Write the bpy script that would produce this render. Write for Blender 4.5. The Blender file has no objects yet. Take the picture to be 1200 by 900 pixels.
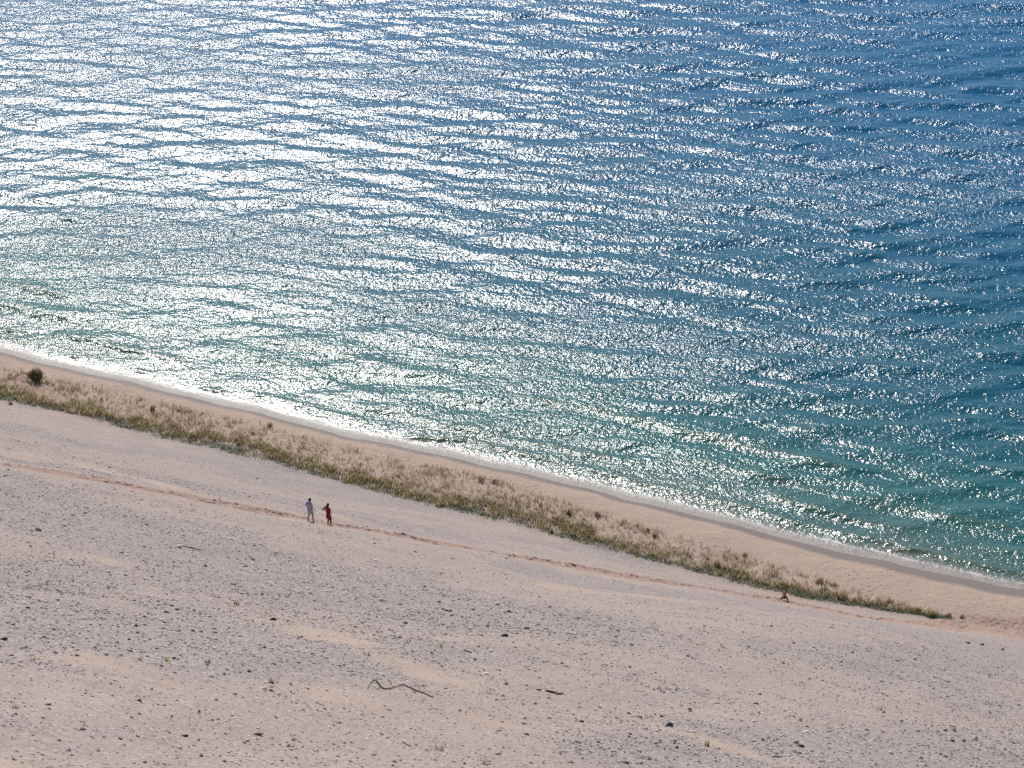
import bpy, bmesh, math, random
import numpy as np
from mathutils import Vector, Matrix, noise as mnoise

random.seed(7)
RNG = np.random.default_rng(11)
scene = bpy.context.scene
COL = scene.collection
R = math.radians

# ------------------------------------------------------------------ camera
H_CAM, PITCH, FPX = 127.6, R(28.0), 3400.0
cam_d = bpy.data.cameras.new('camera')
cam_d.sensor_width = 36.0
cam_d.lens = 36.0 * FPX / 1200.0
cam_d.clip_start = 0.5
cam_d.clip_end = 60000
cam = bpy.data.objects.new('camera', cam_d)
cam.location = (0, 0, H_CAM)
cam.rotation_euler = (R(90) - PITCH, 0, 0)
COL.objects.link(cam)
scene.camera = cam

# ------------------------------------------------------------------ light
SUN_EL, SUN_AZ = 37.5, -9.0          # azimuth from +Y, positive towards +X
w = bpy.data.worlds.new('World')
scene.world = w
w.use_nodes = True
nt = w.node_tree
sky = nt.nodes.new('ShaderNodeTexSky')
sky.sky_type = 'NISHITA'
sky.sun_disc = False
sky.sun_elevation = R(SUN_EL)
sky.sun_rotation = R(SUN_AZ)
sky.altitude = 200
sky.air_density = 1.0
sky.dust_density = 0.3
sky.ozone_density = 3.0
nt.links.new(sky.outputs[0], nt.nodes['Background'].inputs[0])
nt.nodes['Background'].inputs[1].default_value = 0.09
sd = bpy.data.lights.new('sun', 'SUN')
sd.energy = 4.6
sd.angle = R(0.53)
sd.color = (1.0, 0.95, 0.88)
sun = bpy.data.objects.new('sun', sd)
COL.objects.link(sun)
sdir = Vector((math.sin(R(SUN_AZ)) * math.cos(R(SUN_EL)), math.cos(R(SUN_AZ)) * math.cos(R(SUN_EL)), math.sin(R(SUN_EL))))
sun.rotation_euler = sdir.to_track_quat('Z', 'Y').to_euler()
sun.location = (0, 0, 200)
scene.view_settings.view_transform = 'Standard'
scene.view_settings.look = 'None'
scene.view_settings.gamma = 1
scene.view_settings.exposure = 0.0
scene.cycles.use_denoising = False
scene.cycles.sample_clamp_direct = 12.0
scene.cycles.sample_clamp_indirect = 6.0
scene.cycles.max_bounces = 5
scene.cycles.caustics_reflective = False
scene.cycles.caustics_refractive = False

# ------------------------------------------------------------------ helpers
def tag(o, label=None, cat=None, group=None, kind=None):
    if label: o['label'] = label
    if cat: o['category'] = cat
    if group: o['group'] = group
    if kind: o['kind'] = kind
    return o

def np_mesh(name, verts, faces_flat, face_sizes, attrs=None, smooth=False, mat_idx=None):
    me = bpy.data.meshes.new(name)
    verts = np.asarray(verts, dtype=np.float32)
    ff = np.asarray(faces_flat, dtype=np.int32)
    fs = np.asarray(face_sizes, dtype=np.int32)
    me.vertices.add(len(verts)); me.vertices.foreach_set('co', verts.ravel())
    me.loops.add(len(ff)); me.loops.foreach_set('vertex_index', ff)
    me.polygons.add(len(fs))
    starts = np.concatenate([[0], np.cumsum(fs)[:-1]]).astype(np.int32)
    me.polygons.foreach_set('loop_start', starts)
    me.polygons.foreach_set('loop_total', fs)
    if mat_idx is not None:
        me.polygons.foreach_set('material_index', np.asarray(mat_idx, dtype=np.int32))
    me.polygons.foreach_set('use_smooth', np.full(len(fs), smooth))
    for k, v in (attrs or {}).items():
        a = me.attributes.new(k, 'FLOAT', 'POINT')
        a.data.foreach_set('value', np.asarray(v, dtype=np.float32).ravel())
    me.update(calc_edges=True)
    return me

def link(name, me, mats=(), parent=None):
    o = bpy.data.objects.new(name, me)
    for m in (mats if isinstance(mats, (list, tuple)) else [mats]):
        me.materials.append(m)
    COL.objects.link(o)
    if parent: o.parent = parent
    return o

def grid_mesh(name, X, Y, Z, attrs, flip=False):
    n, m = X.shape
    v = np.stack([X, Y, Z], -1).reshape(-1, 3)
    i = np.arange(n * m).reshape(n, m)
    a, b, c, d = i[:-1, :-1], i[1:, :-1], i[1:, 1:], i[:-1, 1:]
    q = np.stack([a, b, c, d] if not flip else [a, d, c, b], -1).reshape(-1, 4)
    return np_mesh(name, v, q.ravel(), np.full(len(q), 4), attrs, smooth=True)

_perm = np.random.default_rng(5).random((256, 256))
def vnoise(x, y):
    xi = np.floor(x).astype(int); yi = np.floor(y).astype(int)
    fx = x - xi; fy = y - yi
    fx = fx * fx * (3 - 2 * fx); fy = fy * fy * (3 - 2 * fy)
    g = lambda a, b: _perm[a & 255, b & 255]
    return ((g(xi, yi) * (1 - fx) + g(xi + 1, yi) * fx) * (1 - fy) +
            (g(xi, yi + 1) * (1 - fx) + g(xi + 1, yi + 1) * fx) * fy) * 2 - 1
def fbm(x, y, o=4):
    r = 0; a = 0.5
    for k in range(o):
        r = r + a * vnoise(x + 17.3 * k, y - 9.1 * k); x = x * 2.03; y = y * 2.03; a *= 0.5
    return r
def sstep(a, b, x):
    t = np.clip((x - a) / (b - a), 0, 1); return t * t * (3 - 2 * t)

# ------------------------------------------------------------------ pixel ray (1200 x 900 photo) onto a level plane / the terrain
CP, SP = math.cos(PITCH), math.sin(PITCH)
def ray(px, py):
    u = (px - 600) / FPX; v = -(py - 450) / FPX
    return np.array([u, CP + v * SP, -SP + v * CP])
def on_plane(px, py, z):
    d = ray(px, py); k = (z - H_CAM) / d[2]
    return np.array([d[0] * k, d[1] * k, z])

N2 = np.array([0.42, 0.907]); N2 /= np.linalg.norm(N2)      # towards the lake
T2 = np.array([N2[1], -N2[0]])                              # along the shore, to the right
shore_px = [(0,414),(75,432),(150,448),(225,467),(300,483),(355,500),(430,516),(505,532),(580,547),(635,561),(710,579),(785,597),(860,616),(930,634),(1020,656),(1110,675),(1200,691)]
toe_px = [(0,466),(75,478),(150,499),(225,517),(300,533),(405,562),(480,582),(580,605),(685,633),(760,653),(860,678),(930,697),(1020,712),(1095,722),(1200,736)]
gtop_px = [(0,433),(75,446),(150,464),(225,480),(280,491),(380,518),(480,543),(580,560),(660,592),(735,613),(810,636),(870,652),(960,683),(1050,709),(1098,721)]
ZT = 1.5
def curve(pxs, z, smooth=False):
    P = np.array([on_plane(x, y, z)[:2] for x, y in pxs])
    t = P @ T2; o = P @ N2
    i = np.argsort(t); t, o = t[i], o[i]
    g0 = (o[-1] - o[0]) / (t[-1] - t[0]) * 0.3
    t = np.concatenate([[t[0] - 3000], t, [t[-1] + 3000]])
    o = np.concatenate([[o[0]], o, [o[-1]]])
    return t, o
_sh = curve(shore_px, 0.0); _to = curve(toe_px, ZT); _gt = curve(gtop_px, 1.2)
T_END = _gt[0][-2]
def smooth_interp(t, c):
    r = 0
    for d in (-4, -2, 0, 2, 4): r = r + np.interp(t + d, c[0], c[1])
    return r / 5
def st(x, y):
    t = x * T2[0] + y * T2[1]; o = x * N2[0] + y * N2[1]
    wob = 0.10 * np.sin(t * 0.42 + 1) + 0.09 * np.sin(t * 0.93)
    s = smooth_interp(t, _sh) + wob - o
    return s, t
_ss = np.arange(0, 400, 0.5)
_sl = np.interp(_ss, [0, 45, 65, 132, 150, 196, 206, 400], [0.605, 0.60, 0.565, 0.57, 0.72, 0.72, 0.02, 0.01])
_gg = np.concatenate([[0], np.cumsum(_sl[:-1] * 0.5)])
def gslope(u):
    u = np.maximum(u, 0)
    e = u - 1.6 * (1 - np.exp(-u / 1.6))
    return np.interp(e, _ss, _gg)
def toe_s(t):
    return smooth_interp(t, _sh) - smooth_interp(t, _to)
def terrain(x, y):
    s, t = st(x, y)
    Wd = toe_s(t)
    beach = ZT * (1 - np.exp(-np.maximum(s, 0) / 4.0)) / (1 - np.exp(-Wd / 4.0))
    beach = np.minimum(beach, ZT) + 0.10 * fbm(x * 0.5, y * 0.5, 2) * sstep(1.5, 4, s)
    z = np.where(s > 0, beach, np.maximum(s * 0.10, -8.0))
    u = s - Wd
    z = np.where(u > 0, ZT + 0.10 * fbm(x * 0.5, y * 0.5, 2) + gslope(u), z)
    z = z + 0.07 * fbm(x * 0.11 + 5, y * 0.11, 3) * sstep(0, 6, u) * 1.6
    z = z + 0.018 * fbm(x * 1.3, y * 1.3, 2) * sstep(1, 3, s)
    return z
_hd = np.arange(30, 700, 0.4)
def P(px, py):
    d = ray(px, py); h = math.hypot(d[0], d[1])
    k = _hd / h
    X, Y, Zr = d[0] * k, d[1] * k, H_CAM + d[2] * k
    below = np.where(Zr < terrain(X, Y))[0]
    i = below[0]
    a, b = _hd[i - 1], _hd[i]
    for _ in range(16):
        m = (a + b) / 2; k = m / h
        if H_CAM + d[2] * k < terrain(np.array(d[0] * k), np.array(d[1] * k)): b = m
        else: a = m
    k = b / h
    return Vector((d[0] * k, d[1] * k, float(terrain(np.array(d[0] * k), np.array(d[1] * k)))))

def polydist(x, y, pts):
    """distance to a polyline and distance along it"""
    best = np.full(x.shape, 1e9); al = np.zeros(x.shape); L = 0
    for (ax, ay), (bx, by) in zip(pts[:-1], pts[1:]):
        dx, dy = bx - ax, by - ay; l2 = dx * dx + dy * dy
        k = np.clip(((x - ax) * dx + (y - ay) * dy) / l2, 0, 1)
        d = np.hypot(x - ax - k * dx, y - ay - k * dy)
        mk = d < best
        best = np.where(mk, d, best); al = np.where(mk, L + k * math.sqrt(l2), al)
        L += math.sqrt(l2)
    return best, al

# ------------------------------------------------------------------ material helpers
def newmat(name, rough=0.9, spec=0.3):
    m = bpy.data.materials.new(name); m.use_nodes = True
    b = m.node_tree.nodes['Principled BSDF']
    b.inputs['Roughness'].default_value = rough
    b.inputs['Specular IOR Level'].default_value = spec
    return m, m.node_tree, b
class NT:
    def __init__(s, nt): s.nt = nt
    def n(s, typ, **kw):
        nd = s.nt.nodes.new(typ)
        for k, v in kw.items():
            if isinstance(k, str) and hasattr(nd, k): setattr(nd, k, v)
        return nd
    def l(s, a, b): s.nt.links.new(a, b)
    def attr(s, name):
        nd = s.nt.nodes.new('ShaderNodeAttribute'); nd.attribute_name = name; return nd.outputs['Fac']
    def math(s, op, a, b=None, c=None, clamp=False):
        nd = s.nt.nodes.new('ShaderNodeMath'); nd.operation = op; nd.use_clamp = clamp
        for i, v in enumerate((a, b, c)):
            if v is None: continue
            if isinstance(v, (int, float)): nd.inputs[i].default_value = v
            else: s.l(v, nd.inputs[i])
        return nd.outputs[0]
    def ramp(s, fac, stops, interp='LINEAR'):
        nd = s.nt.nodes.new('ShaderNodeValToRGB'); e = nd.color_ramp.elements
        nd.color_ramp.interpolation = interp
        while len(e) < len(stops): e.new(0.5)
        for el, (p, c) in zip(e, stops):
            el.position = p
            el.color = (c[0], c[1], c[2], 1) if not isinstance(c, (int, float)) else (c, c, c, 1)
        s.l(fac, nd.inputs[0]); return nd.outputs[0]
    def mix(s, fac, a, b, blend='MIX'):
        nd = s.nt.nodes.new('ShaderNodeMix'); nd.data_type = 'RGBA'; nd.blend_type = blend
        for v, i in ((fac, 0), (a, 6), (b, 7)):
            if isinstance(v, (int, float)): nd.inputs[i].default_value = v
            elif isinstance(v, tuple): nd.inputs[i].default_value = (*v, 1)
            else: s.l(v, nd.inputs[i])
        return nd.outputs[2]
    def maprange(s, v, a, b, c=0.0, d=1.0, smooth=False):
        nd = s.nt.nodes.new('ShaderNodeMapRange'); nd.clamp = True
        if smooth: nd.interpolation_type = 'SMOOTHSTEP'
        s.l(v, nd.inputs[0])
        for i, x in zip((1, 2, 3, 4), (a, b, c, d)): nd.inputs[i].default_value = x
        return nd.outputs[0]
    def noise(s, scale, detail=3, rough=0.55, vec=None, sx=None, off=None, rotz=0):
        nd = s.nt.nodes.new('ShaderNodeTexNoise')
        nd.inputs['Scale'].default_value = scale; nd.inputs['Detail'].default_value = detail; nd.inputs['Roughness'].default_value = rough
        if vec is None:
            tc = s.nt.nodes.new('ShaderNodeTexCoord'); vec = tc.outputs['Object']
        if sx or off or rotz:
            mp = s.nt.nodes.new('ShaderNodeMapping'); s.l(vec, mp.inputs[0]); vec = mp.outputs[0]
            if rotz: mp.inputs['Rotation'].default_value = (0, 0, rotz)
            if sx: mp.inputs['Scale'].default_value = sx
            if off: mp.inputs['Location'].default_value = off
        s.l(vec, nd.inputs['Vector']); return nd.outputs['Fac']
    def voro(s, scale, feature='F1'):
        nd = s.nt.nodes.new('ShaderNodeTexVoronoi'); nd.feature = feature
        nd.inputs['Scale'].default_value = scale
        tc = s.nt.nodes.new('ShaderNodeTexCoord'); s.l(tc.outputs['Object'], nd.inputs['Vector']); return nd
    def bump(s, h, strength=1.0, dist=0.1, normal=None):
        nd = s.nt.nodes.new('ShaderNodeBump')
        nd.inputs['Strength'].default_value = strength; nd.inputs['Distance'].default_value = dist
        s.l(h, nd.inputs['Height'])
        if normal is not None: s.l(normal, nd.inputs['Normal'])
        return nd.outputs[0]

# ------------------------------------------------------------------ path and faint trails (world polylines)
path_px = [(-60,533),(0,545),(60,553),(120,563),(180,575),(250,588),(310,599),(375,612),(440,623),(500,634),(560,645),(640,658),(720,672),(800,685),(860,695),(919,704),(980,717),(1050,729),(1120,737),(1200,741),(1260,743)]
PATH = [P(x, y) for x, y in path_px]
PATH2 = [(p.x, p.y) for p in PATH]
trails_px = [
    [(120,655),(190,690),(250,702),(300,716),(360,738),(400,752),(450,775),(520,790)],
    [(400,745),(450,762),(520,795),(580,808),(640,822),(700,838),(760,850),(830,868),(900,892)],
    [(40,770),(110,775),(190,800),(260,812)],
    [(-20,640),(40,645),(90,655)],
    [(560,688),(660,690),(760,700),(860,712),(960,725)],
    [(60,855),(0,890),(-30,905)],
    [(380,815),(430,822),(500,830),(560,850)],
    [(0,528),(100,545),(200,570),(320,592),(420,610)],
]
TRAILS = [[(lambda q: (q.x, q.y))(P(x, y)) for x, y in tr] for tr in trails_px]
TW = [1.1, 1.3, 1.6, 1.6, 2.2, 2.4, 1.8, 2.2]

def ground_masks(x, y):
    s, t = st(x, y); Wd = toe_s(t); u = s - Wd
    a = (x * .82 - y * .57); b = (x * .57 + y * .82)      # roughly along / across the path's heading
    pd, _ = polydist(x, y, PATH2)
    sand = sstep(-.05, .38, fbm(a * .10 + 3, b * .05, 4) + .12 * vnoise(x * .9, y * .9))
    sand = sand * 0.5
    patch = .35 + .65 * sstep(-.22, .22, fbm(a * .16 + 9, b * .3, 3))
    wnx = 0.6 * fbm(x * .35, y * .35, 3)
    for tr, wd in zip(TRAILS, TW):
        d, _ = polydist(x, y, tr)
        sand = np.maximum(sand, (1 - sstep(wd * .1, wd * 1.7, d + wnx * wd * 2.2)) * patch)
    sand = np.maximum(sand, (1 - sstep(1.0, 6.5, pd + wnx * 6)) * (.45 + .4 * patch))
    # fine smooth gravel close to the toe, coarser higher up
    coarse = sstep(20, 78, u + 14 * fbm(x * .05, y * .05, 2)) * (1 - sand * .75)
    return s, t, u, pd, sand, coarse

# ------------------------------------------------------------------ ground sheet
def axis(a, b, step, lo, hi, growth=1.35):
    c = list(np.arange(a, b + 1e-6, step))
    d = step; left = [a]
    while left[-1] > lo: d *= growth; left.append(left[-1] - d)
    d = step; right = [c[-1]]
    while right[-1] < hi: d *= growth; right.append(right[-1] + d)
    return np.array(left[:0:-1] + c + right[1:])
tcen = (np.array([47.0, 204.6]) @ T2)
T_AX = axis(tcen - 130, tcen + 50, 0.28, -6000, 6000)
S_AX = axis(-6, 172, 0.28, -400, 5000)
TT, SS = np.meshgrid(T_AX, S_AX, indexing='ij')
offs = smooth_interp(TT, _sh)
OO = offs - SS
GX = TT * T2[0] + OO * N2[0]; GY = TT * T2[1] + OO * N2[1]
GZ = terrain(GX, GY)
s_, t_, u_, pd_, sand_, coarse_ = ground_masks(GX, GY)

g_mat, gnt, gb = newmat('dune_sand', 0.95, 0.15)
g = NT(gnt)
aS, aU, aSand, aCo, aP = g.attr('shore'), g.attr('rise'), g.attr('sand'), g.attr('coarse'), g.attr('pathd')
n1 = g.noise(0.35, 5, 0.6); n2 = g.noise(6, 4, 0.65); n3 = g.noise(0.07, 3)
gravel = g.ramp(n1, [(0.3, (.295, .247, .236)), (0.55, (.325, .270, .254)), (0.75, (.345, .282, .260))])
sandc = g.ramp(n1, [(0.3, (.365, .280, .232)), (0.7, (.415, .322, .270))])
beachc = g.ramp(n2, [(0.3, (.37, .275, .222)), (0.7, (.445, .335, .270))])
v1 = g.voro(9.0); v2 = g.voro(21.0)
sp1 = g.ramp(v1.outputs['Color'], [(0.0, .40), (0.25, .80), (0.5, 1.0), (0.80, 1.12), (1.0, 1.95)])
sp2 = g.ramp(v2.outputs['Color'], [(0.0, .5), (0.3, .88), (0.7, 1.1), (1.0, 1.6)])
col = g.mix(aSand, gravel, sandc)
spk = g.mix(1.0, sp1, sp2, 'MULTIPLY')
gmask = g.math('SUBTRACT', 1.0, g.math('MULTIPLY', aSand, 0.75))
col = g.mix(g.math('MULTIPLY', gmask, 0.9), col, g.mix(1.0, col, spk, 'MULTIPLY'))
isbeach = g.maprange(aU, -1.5, 0.6, 1, 0, True)
beach_sp = g.mix(0.45, beachc, g.mix(1.0, beachc, sp2, 'MULTIPLY'))
col = g.mix(isbeach, col, beach_sp)
wetd = g.math('SUBTRACT', g.math('ADD', aS, g.math('MULTIPLY', g.math('SUBTRACT', g.noise(0.5, 4), .5), 1.2)), g.attr('wetw'))
wet = g.maprange(wetd, 0.5, 1.25, 1, 0, True)
col = g.mix(g.math('MULTIPLY', wet, 0.9), col, (.165, .128, .118))
g.l(col, gb.inputs['Base Color'])
g.l(g.maprange(wet, 0, 1, .95, .42), gb.inputs['Roughness'])
hgt = g.math('ADD', g.math('MULTIPLY', v1.outputs['Distance'], g.math('MULTIPLY', gmask, -0.9)), g.math('MULTIPLY', g.noise(3.0, 5, .65), 1.2))
bn = g.bump(hgt, 0.55, 0.05)
lump = g.noise(2.2, 3, .6)
v3 = g.voro(1.9); pit = g.maprange(v3.outputs['Distance'], 0.08, .34, 0, 1, True)
lump = g.math('ADD', lump, g.math('MULTIPLY', pit, g.maprange(g.noise(.12, 3), .42, .62, 0, 1.4)))
bn = g.bump(g.math('MULTIPLY', lump, g.math('MULTIPLY', isbeach, g.math('SUBTRACT', 1.0, wet))), 0.6, 0.12, bn)
g.l(bn, gb.inputs['Normal'])
gme = grid_mesh('ground', GX, GY, GZ, {'shore': s_, 'rise': u_, 'sand': sand_, 'coarse': coarse_, 'pathd': pd_, 'wetw': 1.3 * sstep(tcen - 45, tcen, t_) + .25})
ground = link('ground', gme, g_mat); tag(ground, kind='structure')

# ------------------------------------------------------------------ trodden path: fine strip following the descending track
def resample(pts, step):
    p = np.array(pts); d = np.hypot(*np.diff(p, axis=0).T); L = np.concatenate([[0], np.cumsum(d)])
    q = np.arange(0, L[-1], step)
    x = np.interp(q, L, p[:, 0]); y = np.interp(q, L, p[:, 1])
    k = np.ones(int(3 / step)) / int(3 / step); n = len(k)
    xs = np.convolve(np.pad(x, n, mode='edge'), k, 'same')[n:-n]; ys = np.convolve(np.pad(y, n, mode='edge'), k, 'same')[n:-n]
    return np.stack([xs, ys], 1), q
c_, ql = resample(PATH2, 0.07)
tan = np.gradient(c_, axis=0); tan /= np.linalg.norm(tan, axis=1)[:, None]
nor = np.stack([-tan[:, 1], tan[:, 0]], 1)
HW = 1.9
wv = np.arange(-HW, HW + .01, 0.07)
qx = np.interp(P(1010, 723).x, c_[:, 0], ql)
WF = (1 + 1.5 * sstep(qx - 4, qx + 10, ql))[:, None]
PX = c_[:, 0][:, None] + nor[:, 0][:, None] * wv[None] * WF; PY = c_[:, 1][:, None] + nor[:, 1][:, None] * wv[None] * WF
tz = terrain(PX, PY)
edge = 1 - sstep(HW * .5, HW, np.abs(wv)[None] + .5 * fbm(PX * .6, PY * .6, 3))
edge = np.clip(edge, 0, 1)
prints = np.zeros_like(PX)
rr = np.random.default_rng(3)
for lane, wob in ((-0.75, .22), (-.1, .3), (0.5, .22), (.15, .55), (0, .8)):
    qq = 0.0
    while qq < ql[-1]:
        qq += rr.uniform(.3, .8)
        ce = lane + rr.normal(0, wob); sz = rr.uniform(.09, .19)
        dep = rr.uniform(.07, .17) * (0.7 + 0.4 * (vnoise(np.array(qq * .09), np.array(lane * 3)) * .5 + .5))
        if ql[-1] > qq > qx and rr.random() < .8: qq -= .28
        i0 = int((qq - .8) / .07); i1 = int((qq + .8) / .07)
        i0 = max(i0, 0); i1 = min(i1, len(ql))
        if i1 - i0 < 3: continue
        r2 = ((ql[i0:i1, None] - qq) / (sz * 1.5)) ** 2 + ((wv[None] - ce) / sz * WF[i0, 0]) ** 2
        prints[i0:i1] += -dep * np.exp(-r2 * 1.4) + dep * .45 * np.exp(-((np.sqrt(r2) - 1.5) ** 2) * 5)
PZ = tz + 0.05 * edge - 0.07 * (1 - edge) + (prints + 0.035 * fbm(PX * 3.2, PY * 3.2, 3)) * edge
p_mat, pnt, pb = newmat('trodden_sand', 0.95, 0.1)
p = NT(pnt)
pc = p.ramp(p.noise(1.6, 5, .6), [(0.3, (.31, .205, .165)), (0.5, (.365, .255, .21)), (0.72, (.40, .30, .255))])
pc = p.mix(p.maprange(p.attr('edge'), .15, .95, 0, 1, True), p.ramp(p.noise(9, 3), [(.3, (.33, .265, .24)), (.7, (.41, .325, .285))]), pc)
dent = p.attr('dent')
pc = p.mix(p.maprange(dent, -0.085, -0.02, 0.85, 0, True), pc, (.19, .10, .062))   # darker red-brown towards the bottom of the prints
p.l(pc, pb.inputs['Base Color'])
p.l(p.bump(p.noise(14, 3), .4, .03), pb.inputs['Normal'])
path = link('path', grid_mesh('path', PX, PY, PZ, {'dent': prints, 'edge': edge * (.8 + .4 * np.clip(fbm(PX * .3, PY * .3, 3) + .4, 0, 1))}, flip=True), p_mat); tag(path, kind='structure')

# ------------------------------------------------------------------ lake
WX = axis(-95, 110, 0.22, -22000, 22000, 1.3)
WY = axis(196, 400, 0.22, 90, 40000, 1.25)
XX, YY = np.meshgrid(WX, WY, indexing='ij')
ws, wt = st(XX, YY); woff = -ws
ZW = np.zeros_like(XX)
wr = np.random.default_rng(21)
fadeE = (1 - sstep(80, 93, -XX)) * (1 - sstep(95, 108, XX)) * (1 - sstep(380, 398, YY))
for i in range(64):
    lam = np.exp(wr.uniform(np.log(1.3), np.log(7.0)))
    spread = 0.30 if lam > 2.2 else 0.7
    th = wr.normal(R(-92), spread)
    k = 2 * math.pi / lam
    slope = 0.0150 if lam > 2.2 else 0.0130
    amp = slope / k * math.sqrt(2)
    ph = wr.uniform(0, 6.283)
    arg = k * (XX * math.cos(th) + YY * math.sin(th)) + ph + 1.3 * np.sin(XX * .06 + YY * .02 + i) + 1.1 * np.sin(YY * .05 - XX * .03 + i * 2) + .5 * np.sin(XX * .17 + i * 3)
    ZW += amp * (np.sin(arg) + 0.15 * np.sin(2 * arg))
gust = 0.85 + 0.5 * fbm(XX * .018 + 4, YY * .03, 3)
sh = sstep(0.2, 9, woff)
def boxblur(a, k):
    for ax in (0, 1):
        c = np.cumsum(np.insert(a, 0, 0, axis=ax), axis=ax); n = a.shape[ax]
        i1 = np.clip(np.arange(n) + k + 1, 0, n); i0 = np.clip(np.arange(n) - k, 0, n)
        d = (i1 - i0).reshape((-1, 1) if ax == 0 else (1, -1))
        a = (np.take(c, i1, axis=ax) - np.take(c, i0, axis=ax)) / d
    return a
gyy = np.gradient(ZW, axis=1) / np.gradient(YY, axis=1)
env = np.sqrt(boxblur(gyy ** 2, 7)); core = (abs(XX) < 80) & (YY > 210) & (YY < 380)
ref = np.sqrt((gyy[core] ** 2).mean())
ZW *= boxblur(np.minimum(1.0, 1.4 * ref / np.maximum(env, 1e-6)), 3)
ZW *= fadeE * (0.12 + 0.88 * sh) * np.clip(gust, .55, 1.1)
# small waves steepening towards the beach
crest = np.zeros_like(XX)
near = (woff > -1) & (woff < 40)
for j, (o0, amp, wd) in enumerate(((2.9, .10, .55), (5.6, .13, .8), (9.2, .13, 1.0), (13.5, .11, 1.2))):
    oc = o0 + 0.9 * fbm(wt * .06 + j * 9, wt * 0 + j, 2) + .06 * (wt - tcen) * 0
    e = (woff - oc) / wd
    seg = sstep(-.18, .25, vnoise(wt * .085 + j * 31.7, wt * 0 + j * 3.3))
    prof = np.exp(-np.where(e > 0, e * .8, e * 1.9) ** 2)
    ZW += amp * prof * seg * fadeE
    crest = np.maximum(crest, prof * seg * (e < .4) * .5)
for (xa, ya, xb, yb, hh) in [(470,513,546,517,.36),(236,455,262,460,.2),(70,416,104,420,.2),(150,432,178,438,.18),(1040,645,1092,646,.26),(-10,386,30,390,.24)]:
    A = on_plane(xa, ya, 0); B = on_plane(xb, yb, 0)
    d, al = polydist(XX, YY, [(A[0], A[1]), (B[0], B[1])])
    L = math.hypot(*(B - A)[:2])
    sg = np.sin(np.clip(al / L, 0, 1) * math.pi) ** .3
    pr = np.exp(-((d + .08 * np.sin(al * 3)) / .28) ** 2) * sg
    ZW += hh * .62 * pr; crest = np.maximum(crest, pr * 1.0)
wet_run = sstep(-2.2, .1, woff)
ZW = np.where(woff < 0.4, np.minimum(ZW, 0.03) * wet_run, ZW)
ZW = ZW - 0.6 * (1 - sstep(-4.0, -1.2, woff))

w_mat, wnt, wb = newmat('lake_water', 0.2, 0.5)
q = NT(wnt)
wb.inputs['IOR'].default_value = 1.333
aO, aC, aG = q.attr('offshore'), q.attr('crest'), q.attr('gust')
tc = wnt.nodes.new('ShaderNodeTexCoord')
ofs = q.math('ADD', aO, q.math('MULTIPLY', q.math('SUBTRACT', q.noise(.08, 3), .5), 14.0))
deep = q.ramp(q.maprange(ofs, 0, 180), [(0, (.105, .150, .130)), (.02, (.060, .130, .120)), (.06, (.020, .115, .115)), (.16, (.006, .090, .135)), (.45, (.004, .100, .205)), (1, (.009, .130, .300))])
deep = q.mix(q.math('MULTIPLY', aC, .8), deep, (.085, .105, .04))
shal = q.maprange(q.math('ADD', aO, q.math('MULTIPLY', q.math('SUBTRACT', q.noise(.6, 3), .5), 1.5)), .2, 2.6, 1, 0, True)
deep = q.mix(shal, deep, (.24, .20, .18))
# foam: a broken white line at the swash edge and lace behind it
fn = q.noise(1.4, 5, .7); fn2 = q.noise(5.0, 4, .7); fseg = q.noise(.12, 2)
line_c = q.math('ADD', q.math('MULTIPLY', q.math('SUBTRACT', fseg, .5), 2.2), 1.25)
ld = q.math('ABSOLUTE', q.math('SUBTRACT', q.math('ADD', aO, q.math('MULTIPLY', q.math('SUBTRACT', fn, .5), .9)), line_c))
line = q.math('MULTIPLY', q.maprange(ld, .03, .26, 1, 0, True), q.maprange(q.noise(.35, 3), .42, .62, .06, .8))
lace = q.math('MULTIPLY', q.maprange(q.math('ADD', aO, q.math('MULTIPLY', q.math('SUBTRACT', q.noise(.25, 3), .5), 6)), 0.6, 2.6, 1, 0, True), q.maprange(q.math('ADD', q.math('MULTIPLY', fn2, .6), q.math('MULTIPLY', fn, .4)), .48, .62))
lace = q.math('MULTIPLY', lace, .5)
foam = q.math('MAXIMUM', q.math('MULTIPLY', line, q.maprange(fn2, .30, .50)), lace, clamp=True)
foam = q.math('MULTIPLY', foam, q.maprange(aO, -.6, .15))
wc = q.mix(foam, deep, (.70, .68, .66))
q.l(wc, wb.inputs['Base Color'])
q.l(q.math('ADD', q.math('ADD', q.math('MULTIPLY', foam, .5), q.maprange(aO, .4, 2.0, .4, 0, True)), .148), wb.inputs['Roughness'])
rip1 = q.noise(1.55, 2, .55, sx=(.75, 1.15, 1), rotz=R(14))
rip2 = q.noise(2.6, 3, .6, off=(13, 5, 0), sx=(1.25, .8, 1), rotz=R(-38))
rip = q.math('ADD', q.math('MULTIPLY', rip1, .62), q.math('MULTIPLY', rip2, .38))
rs = q.math('MULTIPLY', aG, q.maprange(aO, 0, 3.0, .25, 1))
wbn = q.bump(q.math('MULTIPLY', rip, rs), 1.0, 0.22)
q.l(wbn, wb.inputs['Normal'])
gustv = np.clip(.9 + 1.0 * fbm(XX * .03 + 9, YY * .06, 4), .78, 1.2)
lake = link('water', grid_mesh('water', XX, YY, ZW, {'offshore': woff, 'crest': crest, 'gust': gustv}, flip=False), w_mat)
tag(lake, kind='structure')

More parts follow.
